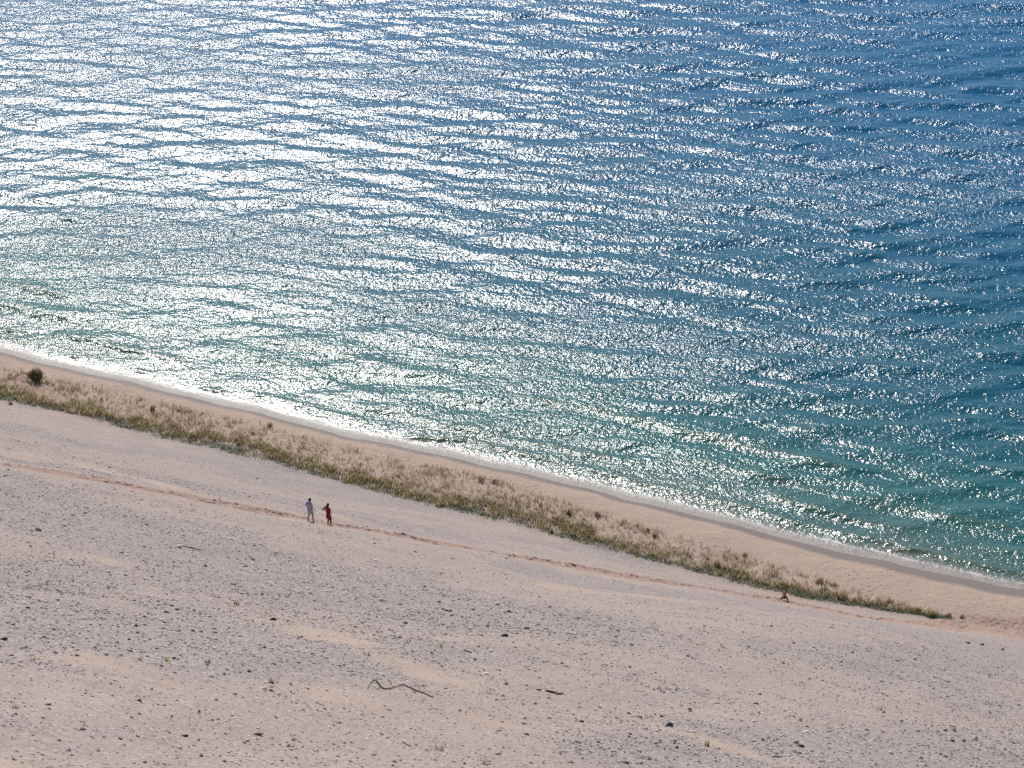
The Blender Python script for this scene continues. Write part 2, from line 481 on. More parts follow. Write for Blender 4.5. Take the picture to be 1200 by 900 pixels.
# ------------------------------------------------------------------ stones
s_mat, snt, sb = newmat('stone', 0.85, 0.3)
k_ = NT(snt)
geo = snt.nodes.new('ShaderNodeNewGeometry')
k_.l(k_.ramp(geo.outputs['Random Per Island'], [(0, (.09, .08, .08)), (.08, (.22, .185, .175)), (.3, (.32, .268, .245)), (.7, (.40, .34, .31)), (1, (.80, .74, .69))]), sb.inputs['Base Color'])
def stone_mat(name, c, c2):
    m, t_, b_ = newmat(name, .85, .3); n_ = NT(t_)
    n_.l(n_.ramp(n_.noise(9, 4, .65), [(.35, c), (.65, c2)]), b_.inputs['Base Color'])
    n_.l(n_.bump(n_.noise(22, 3), .5, .02), b_.inputs['Normal'])
    return m
m_dark = stone_mat('dark_stone', (.055, .05, .052), (.11, .10, .10))
m_grey = stone_mat('grey_stone', (.17, .15, .145), (.25, .22, .21))
m_pale = stone_mat('pale_stone', (.52, .47, .43), (.68, .63, .59))

ico = bmesh.new(); bmesh.ops.create_icosphere(ico, subdivisions=1, radius=1)
icv = np.array([v.co[:] for v in ico.verts]); icf = np.array([[v.index for v in f.verts] for f in ico.faces]); ico.free()
def scatter_positions(n, seed):
    r = np.random.default_rng(seed)
    t = r.uniform(tcen - 128, tcen + 48, n * 3)
    sg = 8 + 162 * r.random(n * 3) ** .75
    o = smooth_interp(t, _sh) - sg
    x = t * T2[0] + o * N2[0]; y = t * T2[1] + o * N2[1]
    s, tt, u, pd, sand, coarse = ground_masks(x, y)
    dens = (0.35 + .7 * coarse) * (1 - .6 * sand) * (u > .8) * (pd > 1.3) * (0.45 + .8 * sstep(-.2, .3, fbm((x * .82 - y * .57) * .09, (x * .57 + y * .82) * .3, 4)))
    keep = r.random(n * 3) < dens
    x, y = x[keep][:n], y[keep][:n]
    return x, y, coarse[keep][:n]
NS = 300000
x, y, co = scatter_positions(NS, 77)
z = terrain(x, y)
rad = np.exp(RNG.normal(np.log(.026), .44, len(x))) * (.75 + .4 * co)
rad = np.clip(rad, .012, .16)
dist = np.sqrt(x ** 2 + y ** 2 + (z - H_CAM) ** 2)
# which of them fall in view
dep = np.stack([x, y, z - H_CAM], 1)
fw = dep[:, 1] * CP - dep[:, 2] * SP; upv = dep[:, 1] * SP + dep[:, 2] * CP
ux = x / fw * FPX; uy = upv / fw * FPX
inview = (abs(ux) < 595) & (abs(uy) < 445)
app = rad / dist * inview
order = np.argsort(-app)
big_i = order[:245]; small_i = order[245:]
def stones_mesh(idx, icv, icf, name):
    n = len(idx); nv = len(icv)
    r = np.random.default_rng(4)
    R3 = rad[idx][:, None]
    jit = 1 + r.uniform(-.28, .28, (n, nv))
    sc = np.stack([r.uniform(.8, 1.5, n), r.uniform(.7, 1.1, n), r.uniform(.4, .8, n)], 1)
    a = r.uniform(0, 6.283, n)
    V = icv[None] * jit[..., None] * sc[:, None] * R3[:, None]
    ca, sa = np.cos(a)[:, None], np.sin(a)[:, None]
    X = V[..., 0] * ca - V[..., 1] * sa + x[idx][:, None]
    Y = V[..., 0] * sa + V[..., 1] * ca + y[idx][:, None]
    slope_z = terrain(X, Y)
    Z = V[..., 2] + slope_z + (rad[idx] * sc[:, 2] * .35)[:, None]
    V = np.stack([X, Y, Z], -1).reshape(-1, 3)
    F = (icf[None] + (np.arange(n) * nv)[:, None, None]).reshape(-1, 3)
    return np_mesh(name, V, F.ravel(), np.full(len(F), 3))
# the small icosphere has 42 vertices; thin the far ones to octahedra-like 12-vertex stones
ic0 = bmesh.new(); bmesh.ops.create_icosphere(ic0, subdivisions=1, radius=1)
ic0.free()
from math import sqrt
ph_ = (1 + sqrt(5)) / 2
icv = np.array([(-1, ph_, 0), (1, ph_, 0), (-1, -ph_, 0), (1, -ph_, 0), (0, -1, ph_), (0, 1, ph_), (0, -1, -ph_), (0, 1, -ph_), (ph_, 0, -1), (ph_, 0, 1), (-ph_, 0, -1), (-ph_, 0, 1)]) / sqrt(1 + ph_ ** 2)
icf = np.array([(0,11,5),(0,5,1),(0,1,7),(0,7,10),(0,10,11),(1,5,9),(5,11,4),(11,10,2),(10,7,6),(7,1,8),(3,9,4),(3,4,2),(3,2,6),(3,6,8),(3,8,9),(4,9,5),(2,4,11),(6,2,10),(8,6,7),(9,8,1)])
ocv = np.array([(1, 0, 0), (-1, 0, 0), (0, 1, 0), (0, -1, 0), (0, 0, 1), (0, 0, -1)], float)
ocf = np.array([(0,2,4),(2,1,4),(1,3,4),(3,0,4),(2,0,5),(1,2,5),(3,1,5),(0,3,5)])
peb = link('pebbles', stones_mesh(small_i[:26000], icv, icf, 'pebbles'), s_mat)
gra = link('gravel', stones_mesh(small_i[26000:], ocv, ocf, 'gravel'), s_mat)
tag(gra, 'fine grey and white gravel covering the sand slope', 'gravel', kind='stuff')
tag(peb, 'countless small grey and pale pebbles strewn over the sand slope', 'pebbles', kind='stuff')

def rock_mesh(seed, flat=.62, sharp=.28):
    bm = bmesh.new(); bmesh.ops.create_icosphere(bm, subdivisions=3, radius=1)
    r = random.Random(seed); o = Vector((r.uniform(0, 50), r.uniform(0, 50), 0))
    planes = [(Vector((r.gauss(0, 1), r.gauss(0, 1), r.gauss(0, .8))).normalized(), r.uniform(.62, .9)) for _ in range(9)]
    for v in bm.verts:
        c = v.co.copy()
        for n_, d_ in planes:
            k = c.dot(n_)
            if k > d_: c -= n_ * (k - d_) * .85
        c *= 1 + sharp * .6 * mnoise.noise(c * 1.4 + o) + .05 * mnoise.noise(c * 5 + o)
        v.co = Vector((c.x * 1.25, c.y * .9, c.z * flat))
    me = bpy.data.meshes.new('stone'); bm.to_mesh(me); bm.free()
    return me
rocks = {}
for key, m in (('dark', m_dark), ('grey', m_grey), ('pale', m_pale)):
    rocks[key] = []
    for k in range(5):
        me = rock_mesh(hash((key == 'dark', key == 'pale', k)) % 999 + k, .5 + .08 * k); me.materials.append(m); rocks[key].append(me)
def put_rock(xy, rad_, key, label, group, seed, flat=1.0, long=1.0, rot=None):
    r = random.Random(seed)
    o = bpy.data.objects.new('stone', rocks[key][seed % 5]); COL.objects.link(o)
    z_ = float(terrain(np.array(xy[0]), np.array(xy[1])))
    o.location = (xy[0], xy[1], z_ + rad_ * .22)
    o.scale = (rad_ * long, rad_, rad_ * flat)
    o.rotation_euler = (R(-22), R(-6), r.uniform(0, 6.28) if rot is None else rot)
    tag(o, label, 'stone', group)
    return o
GS = 'loose stones lying on the gravel slope'
NOT = [  # photo x, y, width px, kind, label
 (45,621,10,'dark','large dark boulder lying alone on the upper left of the gravel slope'),
 (76,616,4,'dark','small dark stone just right of the large dark boulder'),
 (33,699,9,'grey','flat grey slab of stone below the large dark boulder near left edge'),
 (4,749,10,'dark','dark stone cut off by the left edge of the photo'),
 (320,726,8,'dark','dark blocky stone beside the upper orange sand streak'),
 (320,732,3,'dark','tiny dark stone directly under the dark blocky stone by the orange streak'),
 (353,746,5,'dark','small dark stone on the orange streak right of the blocky stone'),
 (302,860,11,'dark','long black flat stone near the bottom left third of the slope'),
 (289,868,6,'dark','small dark flat stone just left of and below the long black stone'),
 (216,862,8,'dark','dark flat stone near the bottom edge left of the long black stone'),
 (198,751,8,'pale','pale stone left of centre between two green tufts'),
 (309,806,8,'pale','pale flat stone with dark underside beside the small green weed'),
 (318,759,6,'pale','pale stone below the orange sand streak and blocky stone'),
 (304,671,6,'pale','bright white stone high on the slope below the two walkers'),
 (240,663,4,'dark','small black stone right of the thin straight twig'),
 (203,658,5,'dark','small dark flat stone left of the white cobbles under the thin twig'),
 (210,641,9,'pale','pale cobble touching the left end of the thin twig'),
 (56,825,8,'dark','dark flat stone far left beside a withered green tuft'),
 (617,736,8,'dark','pointed dark stone in the middle of the slope'),
 (591,745,8,'dark','dark elongated stone left of and below the pointed dark stone'),
 (618,754,6,'pale','grey white cobble below the pointed dark stone'),
 (582,708,8,'pale','pale oblong stone above the pointed dark stone'),
 (514,705,6,'dark','dark stone just above the short curved stick'),
 (554,714,5,'dark','black stone right of the short curved stick'),
 (475,730,6,'dark','grey dark stone at left below the short curved stick'),
 (439,636,4,'dark','small dark stone just under the footpath right of the woman in red'),
 (439,656,7,'pale','pale flat cobble below the footpath right of the woman in red'),
 (568,789,9,'pale','white flat cobble above the forked driftwood branch'),
 (681,845,7,'dark','small dark brown stone on the lower orange trail'),
 (784,850,11,'dark','big dark angular rock right of the lower trail'),
 (811,857,9,'pale','pale flat slab right of the big dark angular rock'),
 (733,893,8,'dark','dark flat stone at the bottom edge left of a similar one'),
 (750,894,6,'dark','dark flat stone at the bottom edge right of a similar one'),
 (938,874,9,'dark','dark rock next to a white stone near the bottom right'),
 (932,870,9,'pale','white stone leaning against the dark rock near the bottom right'),
 (936,882,7,'dark','thin dark flat stone right under the dark and white pair of rocks'),
 (909,886,7,'dark','dark flat stone left of and below the dark and white pair of rocks'),
 (943,857,9,'pale','long white flat stone above the dark and white pair of rocks'),
 (890,813,5,'dark','dark stone beside a pale patch on the right part of the slope'),
 (886,824,6,'dark','pair sized flat dark stone just below another on the right slope'),
 (940,799,4,'dark','left one of two small black stones on the right slope'),
 (948,795,4,'dark','right one of two small black stones on the right slope'),
 (882,845,7,'pale','oval white stone in the gravel right of the big angular rock'),
 (1134,753,6,'dark','left one of two dark stones below the end of the grass'),
 (1151,755,5,'dark','right one of two dark stones below the end of the grass'),
 (1072,772,5,'dark','lone dark stone on smooth sand left of the pair near the right edge'),
 (999,764,4,'dark','small dark stone on smooth grey sand below the striding child'),
 (985,775,5,'dark','dark flat stone on smooth sand below and left of a smaller one'),
 (877,757,4,'dark','lone small dark stone on smooth sand below and left of the striding child'),
]
for i, (a, b, wpx, key, lab) in enumerate(NOT):
    pt = P(a, b + 1); D = (pt - Vector((0, 0, H_CAM))).length
    rd = wpx / FPX * D / 2.35
    flat = .6 if ('flat' in lab or 'slab' in lab) else 1.0
    long = 1.25 if ('long' in lab or 'flat' in lab or 'slab' in lab) else 1.0
    put_rock((pt.x, pt.y), rd, key, lab, GS, i * 7 + 1, flat, long, rot=(i * 37 % 60 - 30) / 57)
gen = {'dark': 'small dark stone, one of many alike, loose among the gravel', 'grey': 'small mid grey stone, one of many alike, loose among the gravel', 'pale': 'small pale stone, one of many alike, loose among the gravel'}
for j, i in enumerate(big_i):
    key = RNG.choice(['dark', 'grey', 'pale'], p=[.12, .42, .46])
    put_rock((float(x[i]), float(y[i])), float(min(rad[i], 2.9 / FPX * dist[i] / 1.0)) * .9, str(key), gen[str(key)], GS + ', ' + str(key), j * 13 + 5)

# ------------------------------------------------------------------ driftwood
wd_mat, dnt, db = newmat('driftwood', .85, .2); d_ = NT(dnt)
d_.l(d_.ramp(d_.noise(14, 4, .6, sx=(1, 1, 1)), [(.35, (.045, .035, .032)), (.7, (.10, .08, .07))]), db.inputs['Base Color'])
def tube_bm(bm, pts, rads, n=8):
    rings = []
    for i, p_ in enumerate(pts):
        a = pts[max(i - 1, 0)]; b = pts[min(i + 1, len(pts) - 1)]
        tdir = (b - a).normalized()
        up = Vector((0, 0, 1)) if abs(tdir.z) < .9 else Vector((0, 1, 0))
        e1 = tdir.cross(up).normalized(); e2 = tdir.cross(e1)
        rings.append([bm.verts.new(p_ + (e1 * math.cos(k * 2 * math.pi / n) + e2 * math.sin(k * 2 * math.pi / n)) * rads[i]) for k in range(n)])
    for r0, r1 in zip(rings[:-1], rings[1:]):
        for k in range(n): bm.faces.new((r0[k], r0[(k + 1) % n], r1[(k + 1) % n], r1[k]))
    bm.faces.new(rings[0][::-1]); bm.faces.new(rings[-1])
def branch(name, label, chains):
    """chains of (photo x, y, lift above ground, radius)"""
    base = P(chains[0][0][0], chains[0][0][1])
    bm = bmesh.new()
    for ch in chains:
        pts, rs = [], []
        for (a, b, lift, r_) in ch:
            q_ = P(a, b)
            pts.append(q_ + Vector((0, 0, lift)) - base); rs.append(r_)
        # subdivide with a little wobble
        P2, R2 = [pts[0]], [rs[0]]
        for i in range(len(pts) - 1):
            for k in (1, 2, 3):
                f = k / 3
                P2.append(pts[i].lerp(pts[i + 1], f) + (Vector((random.gauss(0, .012), random.gauss(0, .012), random.gauss(0, .008))) if k < 3 else Vector()))
                R2.append((rs[i] * (1 - f) + rs[i + 1] * f) * random.uniform(.88, 1.12))
        tube_bm(bm, P2, R2)
    bmesh.ops.recalc_face_normals(bm, faces=bm.faces)
    me = bpy.data.meshes.new(name); bm.to_mesh(me); bm.free()
    for f in me.polygons: f.use_smooth = True
    o = link(name, me, wd_mat); o.location = base
    return tag(o, label, 'driftwood')
branch('driftwood_branch', 'long crooked dark forked driftwood branch near the bottom centre', [
    [(434,802,.05,.012),(437,799,.06,.02),(441,799,.07,.024),(446,805,.05,.025),(450,808,.04,.024),(457,808,.04,.02),(466,805,.05,.015),(472,803,.06,.022),(484,808.5,.05,.025),(496,813,.04,.024),(508,818,.03,.019)],
    [(434,804,.10,.012),(431,809,.04,.008)], [(447,807,.06,.015),(441,808,.03,.008)]])
branch('driftwood_stick', 'short slightly curved dark stick above the middle of the slope', [[(518,714,.04,.035),(523,716,.05,.04),(529,717,.03,.03)]])
branch('driftwood_stick', 'thin dark stick lying by the lower orange trail', [[(629,809,.04,.03),(634,810,.05,.035)], [(639,810,.03,.03),(647,812,.05,.04),(653,814,.04,.035),(660,813,.04,.022)]])
branch('driftwood_twig', 'thin straight twig below the large boulder towards the walkers', [[(214,641,.06,.02),(224,643,.06,.03),(236,645.5,.04,.022)]])
branch('driftwood_twig', 'tiny pale brown twig beside the yellowish weed above the trail', [[(543,763,.05,.02),(547,764,.05,.025),(553,765.5,.04,.025)]])
branch('driftwood_twig', 'very thin twig on smooth grey sand of the right slope', [[(1093,793,.03,.012),(1102,796,.03,.015),(1109,799,.03,.015)]])

# ------------------------------------------------------------------ grass
def grass_mat(name, stops, trans=.45):
    m = bpy.data.materials.new(name); m.use_nodes = True
    t_ = m.node_tree; n_ = NT(t_)
    for nd in list(t_.nodes):
        if nd.type == 'BSDF_PRINCIPLED': t_.nodes.remove(nd)
    out = [nd for nd in t_.nodes if nd.type == 'OUTPUT_MATERIAL'][0]
    ge = t_.nodes.new('ShaderNodeNewGeometry')
    c = n_.ramp(ge.outputs['Random Per Island'], stops)
    df = t_.nodes.new('ShaderNodeBsdfDiffuse'); tr = t_.nodes.new('ShaderNodeBsdfTranslucent'); mx = t_.nodes.new('ShaderNodeMixShader')
    mx.inputs[0].default_value = trans
    n_.l(c, df.inputs[0]); n_.l(c, tr.inputs[0]); n_.l(df.outputs[0], mx.inputs[1]); n_.l(tr.outputs[0], mx.inputs[2]); n_.l(mx.outputs[0], out.inputs[0])
    return m
mg_straw = grass_mat('straw_grass', [(0, (.26, .19, .14)), (.3, (.48, .37, .30)), (.7, (.64, .51, .42)), (1, (.78, .66, .56))], .65)
mg_olive = grass_mat('olive_grass', [(0, (.12, .108, .045)), (.4, (.235, .205, .085)), (.75, (.32, .27, .125)), (1, (.46, .38, .23))], .6)
mg_blue = grass_mat('sage_ground_cover', [(0, (.10, .13, .09)), (.5, (.25, .31, .25)), (1, (.42, .47, .40))])
mg_dark = grass_mat('dark_green_grass', [(0, (.09, .09, .04)), (.5, (.18, .175, .08)), (1, (.30, .27, .15))])

def blades(bx, by, bz, h, wd, lean, r):
    n = len(bx)
    a = r.uniform(0, math.pi, n); dx, dy = np.cos(a) * wd / 2, np.sin(a) * wd / 2
    la = r.uniform(0, 2 * math.pi, n); lx, ly = np.cos(la) * lean * h + .10 * h, np.sin(la) * lean * h - .06 * h
    V = np.zeros((n, 5, 3))
    V[:, 0] = np.stack([bx - dx, by - dy, bz - .03], 1); V[:, 1] = np.stack([bx + dx, by + dy, bz - .03], 1)
    mx, my, mz = bx + lx * .35, by + ly * .35, bz + h * .6
    V[:, 2] = np.stack([mx + dx * .8, my + dy * .8, mz], 1); V[:, 3] = np.stack([mx - dx * .8, my - dy * .8, mz], 1)
    V[:, 4] = np.stack([bx + lx, by + ly, bz + h], 1)
    return V
def blade_mesh(name, V, mi):
    n = len(V); b = (np.arange(n) * 5)[:, None]
    F = np.concatenate([b + [0, 1, 2, 3], b + [3, 2, 4]], 1).ravel()
    fs = np.tile([4, 3], n)
    return np_mesh(name, V.reshape(-1, 3), F, fs, mat_idx=np.repeat(mi, 2))
def zone_points(n, r):
    """random spots in the grass belt; q = 0 on the beach side, 1 at the foot of the slope"""
    t = r.uniform(tcen - 128, T_END + 1.5, n); q_ = r.uniform(-.12, 1.12, n)
    s1 = smooth_interp(t, _sh) - smooth_interp(t, _gt); s2 = toe_s(t)
    width = np.maximum(s2 - s1, 0.5)
    s = s1 + q_ * width
    o = smooth_interp(t, _sh) - s
    return t * T2[0] + o * N2[0], t * T2[1] + o * N2[1], t, q_, width
def tufts(name, label, n_t, dens, nb, hr, wr_, lean, mats, spread, seed, cat='grass'):
    r = np.random.default_rng(seed)
    cx, cy, t, q_, width = zone_points(n_t, r)
    keep = r.random(n_t) < dens(cx, cy, t, q_)
    cx, cy = cx[keep], cy[keep]; n = len(cx)
    hh = r.uniform(*hr, n)
    bx = np.repeat(cx, nb) + r.normal(0, spread, n * nb); by = np.repeat(cy, nb) + r.normal(0, spread, n * nb)
    bz = terrain(bx, by); h = np.repeat(hh, nb) * r.uniform(.6, 1.1, n * nb)
    V = blades(bx, by, bz, h, r.uniform(*wr_, n * nb), r.uniform(.05, lean, n * nb), r)
    mi = np.repeat(r.integers(0, len(mats), n), nb)
    o = link(name, blade_mesh(name, V, mi), mats)
    return tag(o, label, cat, kind='stuff')
fadeR = lambda t: 1 - sstep(T_END - 1.0, T_END + 1.0, t)
rightness = lambda t: sstep(tcen - 52, tcen - 28, t)
tufts('straw_grass', 'pinkish tan dune grass growing in tufts on the beach side of the belt', 17000,
      lambda x_, y_, t, q_: (q_ < .74) * (q_ > -.1) * (.2 + .8 * sstep(-.25, .3, fbm(x_ * .7, y_ * .7, 3))) * fadeR(t) * (1 - .35 * rightness(t)), 8, (.25, .62), (.015, .03), .22, [mg_straw] * 6 + [mg_olive, mg_dark], .09, 31)
tufts('olive_grass', 'dense olive green grass along the foot of the slope', 26000,
      lambda x_, y_, t, q_: np.exp(-((q_ - .80 + .08 * np.sin(t * .2) + .16 * vnoise(x_ * .8, y_ * .8)) / .12) ** 2) * (1 - .62 * rightness(t) * (vnoise(x_ * .5, y_ * .5) * .5 + .8)) * fadeR(t), 12, (.22, .5), (.025, .045), .3, [mg_olive, mg_olive, mg_olive, mg_straw], .2, 32)
tufts('sage_ground_cover', 'sparse grey green ground cover fringing the foot of the slope', 30000,
      lambda x_, y_, t, q_: np.exp(-((q_ - 1.0 + .06 * vnoise(x_ * .6, y_ * .6)) / .10) ** 2) * (.3 + .9 * sstep(-.2, .3, fbm(x_ * .8, y_ * .8, 2))), 9, (.07, .24), (.03, .07), .8, [mg_blue, mg_blue, mg_olive], .14, 33, 'ground cover')

def clump(px, py, wpx, hpx, mat, name, label, cat, group, nb=60, seed=0, thick=.03):
    b = P(px, py); D = (b - Vector((0, 0, H_CAM))).length
    rx = wpx / FPX * D / 2; hh = hpx / FPX * D / 1.1
    r = np.random.default_rng(seed)
    a = r.uniform(0, 6.283, nb); q_ = np.sqrt(r.random(nb)) * rx * .7
    bx, by = q_ * np.cos(a), q_ * np.sin(a)
    h = hh * r.uniform(.55, 1.05, nb) * (1 - .35 * (q_ / rx) ** 2)
    V = blades(bx, by, np.zeros(nb), h, np.full(nb, thick), np.full(nb, .0), r)
    k = rx * .5 / max(hh, .05)
    V[:, 4, 0] += bx * .8 * k; V[:, 4, 1] += by * .8 * k
    o = link(name, blade_mesh(name, V, np.zeros(nb, int)), mat); o.location = b - Vector((0, 0, .02))
    return tag(o, label, cat, group)
GC = 'grass clumps standing out in the dune grass belt'
for i, (a, b, wp, hp, m, lab) in enumerate([
    (179,482,7,12,mg_dark,'tall narrow dark clump at the beach edge left of centre'),
    (619,594,9,10,mg_dark,'dark olive clump on the beach side below the breaking wave'),
    (633,594,8,9,mg_dark,'olive clump just right of a similar one, left of the belt middle'),
    (666,603,9,11,mg_dark,'dark clump at the beach edge near the belt middle'),
    (700,605,8,10,mg_dark,'dark upright clump at the beach edge right of the belt middle'),
    (647,624,7,7,mg_olive,'dark ragged clump at the foot of the slope near the belt middle'),
    (672,629,10,8,mg_dark,'round green clump at the foot of the slope near the belt middle'),
    (759,623,6,7,mg_dark,'little dark clump left of the round green one on the beach edge'),
    (768,630,11,9,mg_dark,'round dark green clump on the beach edge of the right half'),
    (873,652,9,7,mg_dark,'dark clump alone on the sand at the beach edge, right half'),
    (903,672,26,12,mg_olive,'wide brownish green clump above the striding child'),
    (840,664,12,12,mg_olive,'olive clump between sparse straw tufts, right half'),
    (961,683,10,8,mg_dark,'dark clump at the beach edge right of the striding child'),
    (965,694,14,9,mg_dark,'low green clump right of the striding child'),
    (985,700,22,14,mg_olive,'wide olive brown clump two clumps right of the child'),
    (1020,706,24,12,mg_straw,'fluffy tan clump in the thinning right end of the belt'),
    (1075,717,8,9,mg_olive,'small olive clump left of the last big clump'),
    (1089,721,14,12,mg_olive,'last big olive clump at the right end of the belt'),
    (1112,722,8,6,mg_dark,'tiny dark clump past the right end of the belt'),
    (1127,724,8,6,mg_dark,'farthest right tiny dark clump on bare sand'),
    (316,500,10,8,mg_dark,'low dark clump on the beach side near the left third'),
    (564,564,14,8,mg_dark,'green clump on the beach edge below the breaking wave, left one'),
    (580,566,10,7,mg_dark,'green clump on the beach edge below the breaking wave, right one'),
    (84,458,16,7,mg_dark,'low dark green clump right of the round bush'),
    (12,474,8,6,mg_dark,'dark clump at the foot of the slope by the left edge'),
    (1134+41,762,5,4,mg_olive,'olive weed low on bare sand near the right edge'),
    (0+12,442,10,8,mg_dark,'dark clump on the beach edge at far left')]):
    clump(a, b, wp, hp, m, 'grass_clump', lab, 'grass clump', GC, nb=46, seed=100 + i, thick=.045)
GW = 'small green weeds rooted in the gravel slope'
for i, (a, b, wp, hp, m, lab) in enumerate([
    (277,709,9,8,mg_dark,'dark green tuft on the upper orange streak left of the blocky stone'),
    (53,686,16,6,mg_olive,'olive tuft below and right of the large dark boulder'),
    (127,690,9,7,mg_olive,'olive weed between the boulder and the orange streak'),
    (195,775,12,8,mg_olive,'olive tuft left of the white cobbles in the lower left'),
    (243,777,10,7,mg_dark,'darker tuft right of the olive one in the lower left'),
    (164,774,10,6,mg_olive,'faint weed at the left end of the row of three tufts'),
    (318,801,10,10,mg_dark,'upright green weed in the lower left half'),
    (341,803,5,6,mg_olive,'thin weed right of the upright green one'),
    (16,830,14,8,mg_dark,'withered dark tuft low at the left edge'),
    (36,774,16,7,mg_olive,'pale spreading weed above the withered tuft at left'),
    (430,768,15,8,mg_dark,'dark curly weed on the orange streak above the driftwood'),
    (514,759,14,8,mg_olive,'yellowish weed above and right of the driftwood branch'),
    (516,880,16,8,mg_olive,'olive weed near the bottom centre'),
    (568,896,12,6,mg_olive,'olive weed at the bottom edge'),
    (573,813,12,6,mg_olive,'dry weed right of the driftwood branch'),
    (1031,832,8,7,mg_olive,'faint olive weed on the right slope'),
    (938,845,6,7,mg_olive,'small olive weed above the dark and white pair of rocks'),
    (828,874,8,14,mg_olive,'tall olive weed on the lower trail'),
    (1118,857,8,10,mg_olive,'dry upright weed near the bottom right'),
    (1143,868,8,6,mg_dark,'dark weed near the bottom right corner'),
    (765,737,20,10,mg_blue,'pale grey green weed patch on smooth gravel'),
    (520,637+62,10,6,mg_blue,'faint sage weed under the path'),
    ]):
    clump(a, b, wp, hp, m, 'weed_tuft', lab, 'weed', GW, nb=26, seed=200 + i, thick=.022)

# round bush on the beach edge at the left: stems and leaf clumps
b0 = P(42, 446)
bush = bpy.data.objects.new('bush', None); COL.objects.link(bush); bush.location = b0
tag(bush, 'round dark green bush standing alone at the left edge of the beach', 'bush')
leaf_mat = grass_mat('bush_leaf', [(0, (.03, .035, .015)), (.5, (.065, .07, .03)), (1, (.13, .12, .05))], .3)
r = np.random.default_rng(9)
nl = 2600
u3 = r.normal(size=(nl, 3)); u3 /= np.linalg.norm(u3, axis=1)[:, None]
rr3 = r.random(nl) ** .4
wob3 = 1 + .18 * np.sin(u3[:, 0] * 4 + 1) + .14 * np.sin(u3[:, 1] * 5) + .1 * np.sin(u3[:, 2] * 7)
c3 = u3 * (rr3 * wob3)[:, None] * np.array([.88, .7, .56]) + np.array([0, 0, .58])
c3[:, 2] = np.maximum(c3[:, 2], .05)
e1 = r.normal(size=(nl, 3)); e1 /= np.linalg.norm(e1, axis=1)[:, None]
e2 = np.cross(e1, r.normal(size=(nl, 3))); e2 /= np.linalg.norm(e2, axis=1)[:, None]
LV = np.stack([c3 - e1 * .05, c3 + e2 * .022, c3 + e1 * .06, c3 - e2 * .022], 1).reshape(-1, 3)
fo = link('foliage', np_mesh('foliage', LV, np.arange(nl * 4), np.full(nl, 4)), leaf_mat, bush)
bm = bmesh.new()
for k in range(11):
    a = k * .57; q1 = Vector((math.cos(a) * .25, math.sin(a) * .25, .45)); q2 = Vector((math.cos(a) * .5, math.sin(a) * .5, .85))
    tube_bm(bm, [Vector((math.cos(a) * .04, math.sin(a) * .04, -.05)), q1, q2], [.025, .016, .007], 6)
me = bpy.data.meshes.new('stems'); bm.to_mesh(me); bm.free(); link('stems', me, wd_mat, bush)

# ------------------------------------------------------------------ people
def plain(name, c, rough=.85):
    m, t_, b_ = newmat(name, rough, .25); n_ = NT(t_)
    n_.l(n_.ramp(n_.noise(6, 3), [(.3, tuple(v * .85 for v in c)), (.7, tuple(min(v * 1.12, 1) for v in c))]), b_.inputs['Base Color'])
    n_.l(n_.bump(n_.noise(18, 2), .35, .02), b_.inputs['Normal'])
    return m
def tapered(bm, a, b, ra, rb, n=14):
    a, b = Vector(a), Vector(b); d = b - a
    q_ = d.to_track_quat('Z', 'Y').to_matrix().to_4x4()
    bmesh.ops.create_cone(bm, cap_ends=True, segments=n, radius1=ra, radius2=rb, depth=d.length, matrix=Matrix.Translation((a + b) / 2) @ q_)
    for c, rd in ((a, ra), (b, rb)):
        bmesh.ops.create_icosphere(bm, subdivisions=2, radius=rd, matrix=Matrix.Translation(c))
def ell(bm, c, rx, ry, rz, rot=None):
    M = Matrix.Translation(Vector(c)) @ (rot.to_4x4() if rot else Matrix()) @ Matrix.Diagonal((rx, ry, rz, 1))
    bmesh.ops.create_icosphere(bm, subdivisions=3, radius=1, matrix=M)
def fuse(name, bm, mat, parent, vox):
    me = bpy.data.meshes.new(name); bm.to_mesh(me); bm.free()
    o = bpy.data.objects.new(name, me); COL.objects.link(o)
    md = o.modifiers.new('r', 'REMESH'); md.mode = 'VOXEL'; md.voxel_size = vox
    ms = o.modifiers.new('s', 'SMOOTH'); ms.iterations = 2; ms.factor = .5
    dg = bpy.context.evaluated_depsgraph_get()
    m2 = bpy.data.meshes.new_from_object(o.evaluated_get(dg))
    o.modifiers.clear(); o.data = m2; bpy.data.meshes.remove(me)
    m2.name = name; m2.materials.clear(); m2.materials.append(mat)
    for f in m2.polygons: f.use_smooth = True
    o.parent = parent
    return o
def hand(bm, wrist, elbow, side, k):
    w_, e_ = Vector(wrist), Vector(elbow)
    d = (w_ - e_).normalized(); up = Vector((0, 1, 0)) if abs(d.y) < .8 else Vector((0, 0, 1))
    sidev = d.cross(up).normalized() * side; nrm = d.cross(sidev)
    pm = w_ + d * .05 * k
    tapered(bm, w_, pm + d * .02 * k, .024 * k, .03 * k)
    tapered(bm, pm + up * .02 * k, pm - up * .02 * k, .018 * k, .018 * k)
    for f, ln in zip((-.028, -.010, .010, .026), (.062, .075, .072, .055)):
        a = w_ + d * .085 * k + up * f * k; b = a + (d * .75 + sidev * .25).normalized() * ln * .55 * k; c = b + (d * .45 + sidev * .7).normalized() * ln * .45 * k
        tapered(bm, a, b, .0085 * k, .008 * k, 8); tapered(bm, b, c, .008 * k, .007 * k, 8)
    a = w_ + d * .03 * k + up * .028 * k; b = a + (d * .6 + up * .8).normalized() * .035 * k; c = b + (d * .9 + up * .2).normalized() * .03 * k
    tapered(bm, a, b, .011 * k, .0095 * k, 8); tapered(bm, b, c, .0095 * k, .008 * k, 8)

